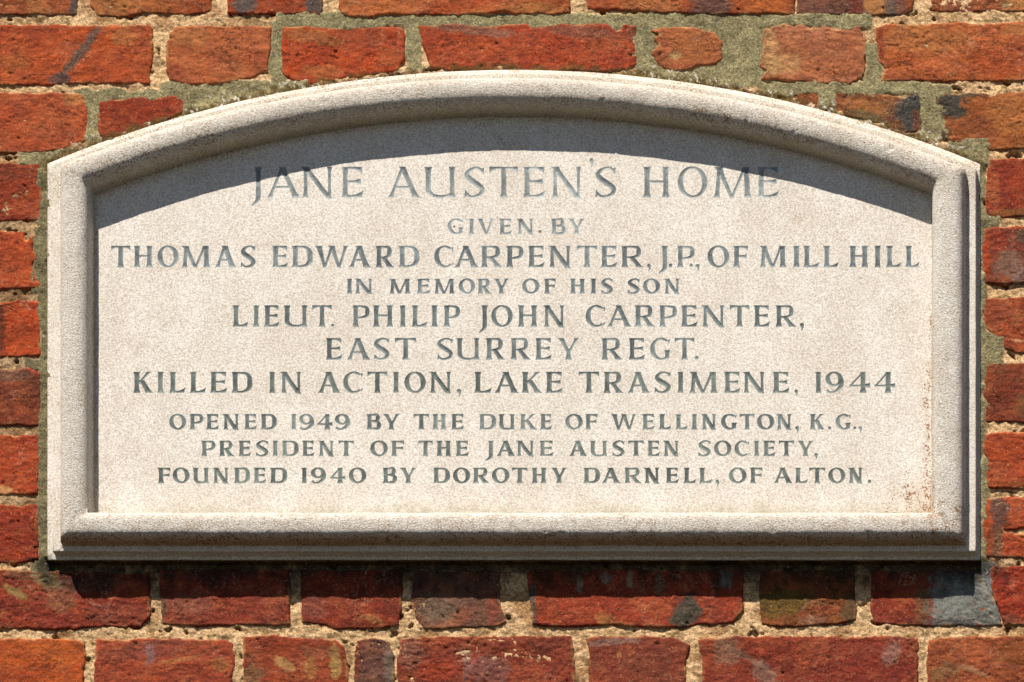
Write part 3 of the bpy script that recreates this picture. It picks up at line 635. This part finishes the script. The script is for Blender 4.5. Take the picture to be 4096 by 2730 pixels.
def glyph(ch, W, H, S, h):
    f = S * .24; sc_ = S / 2 + f * .9; o = H * .015
    st = lambda x, w=S, y0=0, y1=H, a=f, b=f: stem(x, y0, x, y1, w, a, b, H=H)
    G = []
    if ch == 'I': ff = max((W - S) / 2, f * .5); G = [stem(W / 2, 0, W / 2, H, S, ff, ff, H=H)]
    elif ch == '1': G = [stem(W * .56, 0, W * .56, H, S, W * .44 - S / 2, 1, H=H), [(W * .56, H), (W * .56, H * .9), (0, H * .93), (0, H * .965)]]
    elif ch in 'LEF':
        G = [st(sc_)]
        if ch in 'LE': G.append(arm(sc_, W - H * .05, h / 2, h, H * .17, 0, H * .05))
        if ch in 'EF':
            G.append(arm(sc_, W * (.93 if ch == 'E' else 1), H - h / 2, h, 0, H * .15, 0))
            G.append(arm(sc_, W * (.87 if ch == 'E' else .92), H * .52, h, H * .06, H * .06, 0))
    elif ch == 'T':
        G = [st(W / 2, b=0)]
        G += [arm(W / 2, W - 1, H - h / 2, h, H * .01, H * .13, 0), [(W - x, y) for x, y in arm(W / 2, W - 1, H - h / 2, h, H * .01, H * .13, 0)]]
    elif ch == 'H':
        G = [st(sc_), st(W - sc_), [(sc_, H * .48), (W - sc_, H * .48), (W - sc_, H * .48 + h), (sc_, H * .48 + h)]]
    elif ch == 'N':
        t = S * .72
        G = [stem(t / 2 + f, 0, t / 2 + f, H, t, f, 0, H=H), stem(W - t / 2 - f, H * .0, W - t / 2 - f, H, t * .8, 0, f, H=H),
             stem(W - t / 2 - f, -H * .035, t * .35 + f, H, S * 1.18, 0, f * .8, H=H)]
        G[2][0] = (W - t / 2 - f - 1, -H * .04); G[2][-1] = (W - t * .05 - f, -H * .04)
    elif ch == 'M':
        t = S * .78
        G = [stem(t / 2 + f, 0, W * .16, H * .97, t, f, 0, H=H), stem(W - S / 2 - f, 0, W * .86 - S * .1, H, S, f, f * .6, H=H),
             stem(W * .48, -H * .01, W * .13, H, S * .7, 0, f, wb=S * 1.15, H=H), stem(W * .48, -H * .01, W * .86 - S * .3, H, S * .5, 0, f * .5, wb=t * .8, H=H)]
    elif ch == 'A':
        t = S * .66
        G = [stem(t / 2 + f, 0, W * .47, H, t, f, 0, H=H), stem(W - S * .6 - f * .6, 0, W * .455, H, S * 1.14, f, f * .5, H=H),
             [(W * .22, H * .30), (W * .75, H * .30), (W * .72, H * .30 + h), (W * .27, H * .30 + h)]]
    elif ch == 'V':
        G = [stem(W * .52, -H * .02, S * .6 + f * .6, H, S * .6, 0, f, wb=S * 1.14, H=H), stem(W * .52, -H * .02, W - S * .35 - f, H, S * .5, 0, f, wb=S * .66, H=H)]
    elif ch == 'W':
        G = [stem(W * .29, -H * .02, S * .6 + f * .5, H, S * .6, 0, f, wb=S * 1.14, H=H), stem(W * .29, -H * .02, W * .50, H, S * .5, 0, 0, wb=S * .66, H=H),
             stem(W * .71, -H * .02, W * .49, H, S * .6, 0, f * .6, wb=S * 1.14, H=H), stem(W * .71, -H * .02, W - S * .35 - f, H, S * .5, 0, f, wb=S * .62, H=H)]
    elif ch == 'Y':
        G = [st(W / 2, y1=H * .5, b=0), stem(W / 2, H * .36, S * .6 + f * .5, H, S, 0, f, H=H), stem(W / 2 + S * .1, H * .36, W - S * .35 - f, H, S * .62, 0, f, H=H)]
    elif ch == 'K':
        G = [st(sc_), stem(sc_ + S * .3, H * .44, W * .80, H, S * .62, 0, f, H=H), stem(W - S * .62 - f * .5, 0, sc_ + S * .9, H * .60, S * 1.15, f, 0, H=H)]
    elif ch == 'U':
        r = W - sc_
        G = [st(sc_, y0=H * .26, a=0), st(r, w=S * .85),
             curve([(sc_, H * .34, S), (sc_ + S * .1, H * .20, S * .92), (sc_ + (r - sc_) * .22, H * .07, S * .62), (W * .48, h * .45, h * 1.1), (sc_ + (r - sc_) * .76, H * .06, h), (r, H * .16, h * .9)], 6)]
    elif ch == 'J':
        d = H * .27; x = W - sc_
        G = [st(x, y0=H * .05, a=0), curve([(x, H * .2, S), (x - .5, 0, S * .95), (x - S * .35, -d * .45, S * .68), (x - S * .95, -d * .82, S * .4), (min(2, x - S * 1.3), -d, S * .1)], 6)]
    elif ch in 'O0':
        G = [ring(W / 2, H / 2, W / 2, H / 2 + o, S * 1.06, h)]
    elif ch in 'CG':
        cx = W * .54
        G = [arc(cx, H / 2, W * .54, H / 2 + o, 52, 308 if ch == 'C' else 316, S * 1.06, h, 12, e0=h * 1.1, e1=h * 1.2)]
        G.append([(W * .84, H * .90), (W * .97, H * .95), (W * .93, H * .72), (W * .90, H * .74)])
        if ch == 'C': G.append([(W * .84, H * .13), (W * .90, H * .06), (W * .99, H * .20), (W * .95, H * .22)])
        else: G.append(stem(W - S * .75, H * .06, W - S * .75, H * .45, S * .95, 0, f * 1.1, H=H))
    elif ch == 'D':
        G = [st(sc_), curve([(sc_ - S * .4, H - h * .55, h), (W * .40, H - h * .5, h), (W * .70, H * .90, S * .62), (W - S * .56, H * .70, S * .98), (W - S * .52, H * .48, S * 1.06), (W - S * .58, H * .29, S * .98), (W * .68, H * .10, S * .6), (W * .38, h * .5, h), (sc_ - S * .4, h * .55, h)], 6)]
    elif ch in 'PRB':
        r = W - S * .5 if ch == 'P' else (W * .86 - S * .4 if ch == 'R' else W * .90 - S * .45)
        b = {'P': .40, 'R': .44, 'B': .52}[ch]
        m = (1 + b) / 2
        G = [st(sc_), curve([(sc_ - S * .4, H - h * .55, h), (W * .42, H - h * .5, h), (r - S * .22, H * (m + .19), S * .7), (r, H * m, S), (r - S * .25, H * (m - .19), S * .7), (W * .45, H * b + h * .3, h), (sc_ - S * .2, H * b + h * .2, h * .85)], 6)]
        if ch == 'B':
            r = W - S * .52
            G.append(curve([(sc_, H * .53, h), (W * .45, H * .53, h), (r - S * .2, H * .45, S * .75), (r, H * .27, S * 1.05), (r - S * .3, H * .09, S * .75), (W * .42, h * .5, h), (sc_ - S * .4, h * .55, h)], 6))
        if ch == 'R':
            G.append(stem(W - S * .62 - f * .3, 0, W * .42, H * .5, S * 1.14, f, 0, H=H))
    elif ch == 'S':
        G = [curve([(W * .93, H * .83, h * 1.2), (W * .77, H * .94, h), (W * .55, H * .968, h), (S * .5 + W * .12, H * .88, S * .66), (S * .48, H * .735, S * .92), (W * .30, H * .59, S), (W * .60, H * .45, S * 1.02), (W - S * .5, H * .29, S * .95), (W - S * .6 - W * .06, H * .115, S * .68), (W * .46, H * .035, h), (W * .24, H * .06, h), (W * .06, H * .17, h * 1.2)], 6),
             [(W * .80, H * .92), (W * .98, H * .985), (W * .95, H * .745), (W * .90, H * .78)], [(W * .16, H * .07), (0, H * .0), (W * .03, H * .26), (W * .09, H * .24)]]
    elif ch == '9':
        G = [ring(W * .48, H * .66, W * .48, H * .355, S * 1.0, h, 5),
             curve([(W - S * .42, H * .74, S * .5), (W - S * .46, H * .58, S * .98), (W * .86, H * .36, S), (W * .66, H * .14, S * .7), (W * .42, H * .035, h), (W * .22, H * .04, h), (W * .08, H * .15, h * 1.4)], 6)]
    elif ch == '4':
        x = W * .66
        G = [stem(x, 0, x, H, S, f, 2, H=H), stem(S * .35, H * .34, x, H * .99, S * .55, 0, 0, H=H), arm(S * .1, W - 1, H * .345, h, H * .08, H * .06, 0)]
    elif ch == '.':
        G = [[(W / 2 + W / 2 * math.cos(a), H / 2 + H / 2 * math.sin(a)) for a in np.linspace(0, 2 * math.pi, 15)[:-1]]]
    elif ch == ',':
        r = W / 2
        G = [[(r + r * math.cos(a), r * .9 + r * math.sin(a)) for a in np.linspace(0, 2 * math.pi, 15)[:-1]],
             [(W * 1.0, r * .9), (W * .92, -r * .5), (W * .5, -r * 2.0), (W * .34, -r * 1.9), (W * .5, -r * .6), (W * .3, 0)]]
    out = []
    for g in G: out.append(g if isinstance(g, tuple) and isinstance(g[1], list) and isinstance(g[0], list) else (g, []))
    return out

def pip_edges(x, y, A, B):
    ins = np.zeros(x.shape, bool)
    ax, ay, bx, by = A[:, 0][:, None], A[:, 1][:, None], B[:, 0][:, None], B[:, 1][:, None]
    c = ((ay > y) != (by > y)) & (x < (bx - ax) * (y - ay) / np.where(by == ay, 1e-12, by - ay) + ax)
    return c.sum(0) % 2 == 1

def dist_edges(x, y, A, B):
    E = B - A
    t = np.clip(((x[:, None] - A[:, 0]) * E[:, 0] + (y[:, None] - A[:, 1]) * E[:, 1]) / (E ** 2).sum(1), 0, 1)
    return np.sqrt(((x[:, None] - A[:, 0] - t * E[:, 0]) ** 2 + (y[:, None] - A[:, 1] - t * E[:, 1]) ** 2).min(1))

def cdt(V, E):
    r = delaunay_2d_cdt([Vector(v) for v in V], [tuple(e) for e in E], [], 0, 1e-4, False)
    return np.array([tuple(v) for v in r[0]]), np.array(r[2], dtype=np.int64)

def cut_shape(shapes):
    """union of strokes -> boundary edge segments (arrays A, B)"""
    V, E = [], []
    loops = []
    for o, hs in shapes:
        for lp in [o] + hs:
            b = len(V); V += lp; m = len(lp)
            E += [(b + i, b + (i + 1) % m) for i in range(m)]
    vv, F = cdt(V, E)
    c = vv[F].mean(1)
    def pin(lp):
        p = np.array(lp); return pip_edges(c[:, 0], c[:, 1], p, np.roll(p, -1, 0))
    def nonzero(lp):
        p = np.array(lp); q = np.roll(p, -1, 0)
        wn_ = np.zeros(len(c), int)
        for (ax, ay), (bx, by) in zip(p, q):
            s = (bx - ax) * (c[:, 1] - ay) - (c[:, 0] - ax) * (by - ay)
            wn_ += ((ay <= c[:, 1]) & (by > c[:, 1]) & (s > 0)).astype(int) - ((ay > c[:, 1]) & (by <= c[:, 1]) & (s < 0)).astype(int)
        return wn_ != 0
    ins = np.zeros(len(c), bool)
    for o, hs in shapes:
        t = nonzero(o)
        for q in hs: t &= ~pin(q)
        ins |= t
    cnt = {}
    for f in F[ins]:
        for a, b in ((f[0], f[1]), (f[1], f[2]), (f[2], f[0])):
            k = (min(a, b), max(a, b)); cnt[k] = cnt.get(k, 0) + 1
    ed = np.array([k for k, n in cnt.items() if n == 1])
    us = np.unique(ed); mp = {u: i for i, u in enumerate(us)}
    return vv[us], np.array([[mp[a], mp[b]] for a, b in ed])

# lines: (text, top y, baseline y, stem, hairline, tone, offset x, zoom factor, letter extents) as read on the photograph
L = []
def ln(top, base, S, h, tone, *runs):
    L.append((top, base, S, h, tone, runs))
GREYS = [(132, 138, 135), (134, 140, 137), (110, 117, 116), (106, 113, 113), (102, 110, 107), (102, 109, 106), (99, 106, 100), (105, 112, 107), (101, 108, 101), (99, 106, 99)]
ln(668, 791, 20, 9, 0, (950, 2.139, 'J 120 210 A 250 535 N 555 815 E 890 1080 A 1285 1560 U 1598 1870 S 1940 2115 T 2152 2404'),
   (2050, 2.139, "E 92 285 N 338 592 S 708 888 H 1118 1345 O 1412 1668 M 1718 2048 E 2095 2285"))
ln(875.5, 938, 15, 7, 1, (1600, 1.961, 'G 372 500 I 540 582 V 605 745 E 778 880 N 922 1048 B 1185 1300 Y 1318 1452'))
ln(984, 1070.5, 18.5, 7.5, 2, (400, 1.81, 'T 78 222 H 243 383 O 415 570 M 590 800 A 830 988 S 1018 1128 E 1245 1365 D 1388 1540 W 1557 1802 A 1800 1960 R 1995 2128 D 2162 2312'),
   (1600, 1.961, 'C 268 425 A 427 615 R 635 805 P 832 970 E 1005 1135 N 1170 1342 T 1385 1548 E 1575 1705 R 1735 1912 , 1937 1968 J 2025 2105 . 2107 2138 P 2172 2312 . 2270 2300 , 2320 2350'),
   (2600, 2.046, 'O 470 650 F 680 802 M 897 1118 I 1170 1225 L 1255 1388 L 1418 1545 H 1630 1788 I 1838 1888 L 1932 2058 L 2090 2207'))
ln(1115.5, 1176, 15.5, 7, 3, (400, 1.81, 'I 1788 1825 N 1848 1975 M 2095 2250'),
   (1600, 1.961, 'E 132 238 M 268 430 O 460 590 R 608 717 Y 732 858 O 957 1095 F 1130 1222 H 1335 1452 I 1498 1538 S 1578 1672 S 1785 1882 O 1905 2040 N 2075 2195'))
ln(1222, 1308, 17.5, 7.5, 4, (400, 1.81, 'L 960 1075 I 1107 1155 E 1187 1300 U 1330 1505 T 1535 1680 . 1672 1695 P 1828 1952 H 1975 2122 I 2170 2214'),
   (1600, 1.961, 'L 92 215 I 245 297 P 340 472 J 615 690 O 715 885 H 925 1078 N 1128 1292 C 1455 1615 A 1625 1815 R 1840 2000'),
   (2600, 2.046, 'P 75 220 E 255 390 N 428 612 T 650 815 E 850 982 R 1028 1195 , 1226 1260'))
ln(1353, 1440, 17.5, 7.5, 5, (500, 1.81, 'E 1455 1575 A 1605 1775 S 1802 1917 T 1953 2110 S 2260 2376'),
   (1800, 1.5687, 'U 40 188 R 225 345 R 380 505 E 535 640 Y 675 812 R 950 1082 E 1122 1225 G 1255 1385 T 1408 1535 . 1536 1561'))
ln(1488, 1572.5, 18.5, 7.5, 6, (500, 2.139, 'K 70 240 I 278 328 L 380 518 L 555 695 E 728 875 D 912 1090 I 1235 1283 N 1335 1512 A 1650 1845 C 1865 2040 T 2072 2247'),
   (1500, 2.139, 'I 155 205 O 250 435 N 470 655 , 700 738 L 850 1000 A 1022 1228 K 1255 1430 E 1460 1608 T 1740 1920 R 1955 2125 A 2160 2350'),
   (2560, 2.139, 'S 125 265 I 325 370 M 422 665 E 720 860 N 885 1070 E 1135 1280 , 1320 1352 1 1497 1550 9 1587 1742 4 1788 1970 4 2002 2185'))
ln(1657, 1719.5, 16, 7, 7, (500, 2.139, 'O 378 525 P 552 672 E 695 805 N 840 978 E 1020 1130 D 1160 1298 1 1418 1465 9 1490 1617 4 1640 1778 9 1795 1925 B 2065 2192'),
   (1500, 2.139, 'Y 65 215 T 328 465 H 490 612 E 652 763 D 890 1037 U 1055 1200 K 1240 1385 E 1412 1515 O 1627 1778 F 1797 1905 W 2020 2240 E 2285 2394'),
   (2560, 2.139, 'L 162 268 L 303 408 I 445 487 N 528 655 G 692 832 T 850 983 O 1000 1150 N 1170 1298 , 1327 1360 K 1452 1582 . 1608 1637 G 1672 1808 . 1825 1853 , 1868 1900'))
ln(1763.5, 1826, 16, 7, 8, (500, 2.139, 'P 652 775 R 805 935 E 970 1080 S 1120 1228 I 1262 1308 D 1342 1485 E 1515 1622 N 1658 1790 T 1825 1960 O 2098 2250'),
   (1500, 2.139, 'F 137 250 T 368 497 H 525 652 E 690 803 J 950 1018 A 1038 1200 N 1213 1362 E 1407 1528 A 1660 1815 U 1838 1990 S 2030 2137 T 2165 2303'),
   (2560, 2.139, 'E 63 172 N 203 335 S 498 608 O 633 783 C 808 940 I 975 1020 E 1053 1160 T 1185 1320 Y 1345 1488 , 1490 1521'))
ln(1871.5, 1934, 16.5, 7, 9, (500, 2.139, 'F 280 388 O 407 553 U 577 722 N 755 890 D 932 1072 E 1100 1208 D 1240 1388 1 1508 1555 9 1590 1720 4 1750 1888 0 1915 2065'),
   (1500, 2.139, 'B 65 190 Y 210 358 D 497 640 O 665 815 R 837 978 O 1000 1152 T 1170 1308 H 1340 1468 Y 1505 1645 D 1782 1925 A 1940 2100 R 2133 2282'),
   (2560, 2.139, 'N 38 168 E 220 332 L 372 480 L 505 618 , 645 678 O 760 912 F 940 1050 A 1142 1305 L 1325 1438 T 1445 1588 O 1610 1758 N 1785 1908 . 1948 1980'))

rnd = random.Random(3)
cuts = []       # boundary loops in true panel coordinates
def cut(ch, x0, x1, top, base, S, h, col, name='letter', depth=.25):
    ax0, ay = true_xy(x0, base, HP); ax1, aty = true_xy(x1, top, HP)
    W, H = ax1 - ax0, ay - aty
    if ch in '.,': H = W
    sh = glyph(ch, W, H, S * 1.07 * rnd.uniform(.96, 1.04), h * 1.08)
    B, E = cut_shape(sh)
    # hand cut: a slight wander of the edge
    wx = fbm(B[:, 0] + x0, B[:, 1] + top, 22, 2, 3) * .55; wy = fbm(B[:, 0] + top, B[:, 1] + x0, 22, 2, 5) * .45
    B = B + np.stack([wx, wy], 1)
    P = np.stack([ax0 + B[:, 0], ay - B[:, 1]], 1)
    cuts.append((P, E))
    A_, B_ = P[E[:, 0]], P[E[:, 1]]
    g = 3.0
    X, Y = np.meshgrid(np.arange(P[:, 0].min() + .7, P[:, 0].max(), g), np.arange(P[:, 1].min() + .7, P[:, 1].max(), g))
    X = X.ravel(); Y = Y.ravel()
    k = pip_edges(X, Y, A_, B_); X, Y = X[k], Y[k]
    dd = dist_edges(X, Y, A_, B_) if len(X) else np.zeros(0)
    k = dd > 1.3; X, Y = X[k], Y[k]
    V = np.concatenate([P, np.stack([X, Y], 1)])
    vv, F = cdt(V, E)
    c = vv[F].mean(1)
    F = F[pip_edges(c[:, 0], c[:, 1], A_, B_)]
    d = dist_edges(vv[:, 0], vv[:, 1], A_, B_)
    hh = HP - np.minimum(d * depth, 4.4)
    hh = np.where(d < .05, HP, hh)
    t = lin(col)
    tone = (1 + .18 * rnd.uniform(-1, 1))
    # paler along the edges, darker towards the middle of each stroke
    cc = np.ones((len(vv), 3)) * t * tone * (1.14 - .3 * np.clip(d / 7, 0, 1))[:, None]
    # image y grows downwards: flip the winding so that normals face the viewer
    mesh_obj(name, world(vv[:, 0], vv[:, 1], hh), F[:, ::-1], M_PAINT, plaque, cols=cc, smooth=False)

for (top, base, S, h, tone, runs) in L:
    for (off, z, s) in runs:
        tk = s.split()
        for i in range(0, len(tk), 3):
            ch = tk[i]; x0 = off + float(tk[i + 1]) / z; x1 = off + float(tk[i + 2]) / z
            nm = {'.': 'full_stop', ',': 'comma'}.get(ch, 'numeral' if ch in '1940' and ch.isdigit() else 'letter')
            cut(ch, x0, x1, top, base, S, h, GREYS[tone], nm)
cut('.', 2153, 2168, 925, 936, 20, 9, (150, 134, 112), 'chip', .3)
cut('.', 1813, 1822, 898, 912, 20, 9, (96, 60, 34), 'chip', .3)
cut(',', 2356, 2375, 634, 652, 20, 9, GREYS[0], 'apostrophe')

# the panel itself, cut out round every letter
def panel():
    rw = roll_pt(1.05, HP)
    O = outline(rw, 20, 120, 90)
    V = [tuple(p) for p in O]; n = len(V); E = [(i, (i + 1) % n) for i in range(n)]
    for P, e in cuts:
        b = len(V); V += [tuple(p) for p in P]; E += [(b + i, b + j) for i, j in e]
    g = 15.0
    X, Y = np.meshgrid(np.arange(O[:, 0].min() + 5, O[:, 0].max(), g), np.arange(O[:, 1].min() + 5, O[:, 1].max(), g))
    X = X.ravel() + rng.uniform(-3, 3, X.size); Y = Y.ravel() + rng.uniform(-3, 3, Y.size)
    k = poly_sdf(X, Y, O) < -4; X, Y = X[k], Y[k]
    ex = [np.meshgrid(np.arange(3700, 3738, 4.0), np.arange(1000, 2080, 9.0)), np.meshgrid(np.arange(400, 3700, 12.0), np.arange(2030, 2085, 7.0))]
    X = np.concatenate([X] + [e[0].ravel() for e in ex]); Y = np.concatenate([Y] + [e[1].ravel() for e in ex])
    k = poly_sdf(X, Y, O) < -3; X, Y = X[k], Y[k]
    kk = np.ones(len(X), bool)
    for P, e in cuts:
        lo, hi = P.min(0) - 3, P.max(0) + 3
        kk &= ~((X > lo[0]) & (X < hi[0]) & (Y > lo[1]) & (Y < hi[1]))
    V += list(zip(X[kk], Y[kk]))
    vv, F = cdt(V, E)
    c = vv[F].mean(1)
    drop = ~(poly_sdf(c[:, 0], c[:, 1], O) < 0)
    for P, e in cuts:
        lo, hi = P.min(0), P.max(0)
        s = np.where((c[:, 0] > lo[0]) & (c[:, 0] < hi[0]) & (c[:, 1] > lo[1]) & (c[:, 1] < hi[1]))[0]
        if len(s): drop[s] |= pip_edges(c[s, 0], c[s, 1], P[e[:, 0]], P[e[:, 1]])
    F = F[~drop][:, ::-1]
    x, y = vv[:, 0], vv[:, 1]
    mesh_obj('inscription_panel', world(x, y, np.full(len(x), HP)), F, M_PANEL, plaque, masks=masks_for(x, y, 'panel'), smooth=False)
panel()
print('tris', sum(sum(len(p.vertices) - 2 for p in o.data.polygons) for o in sc.objects if o.type == 'MESH' and o.name in ('mortar',)), len(sc.objects))
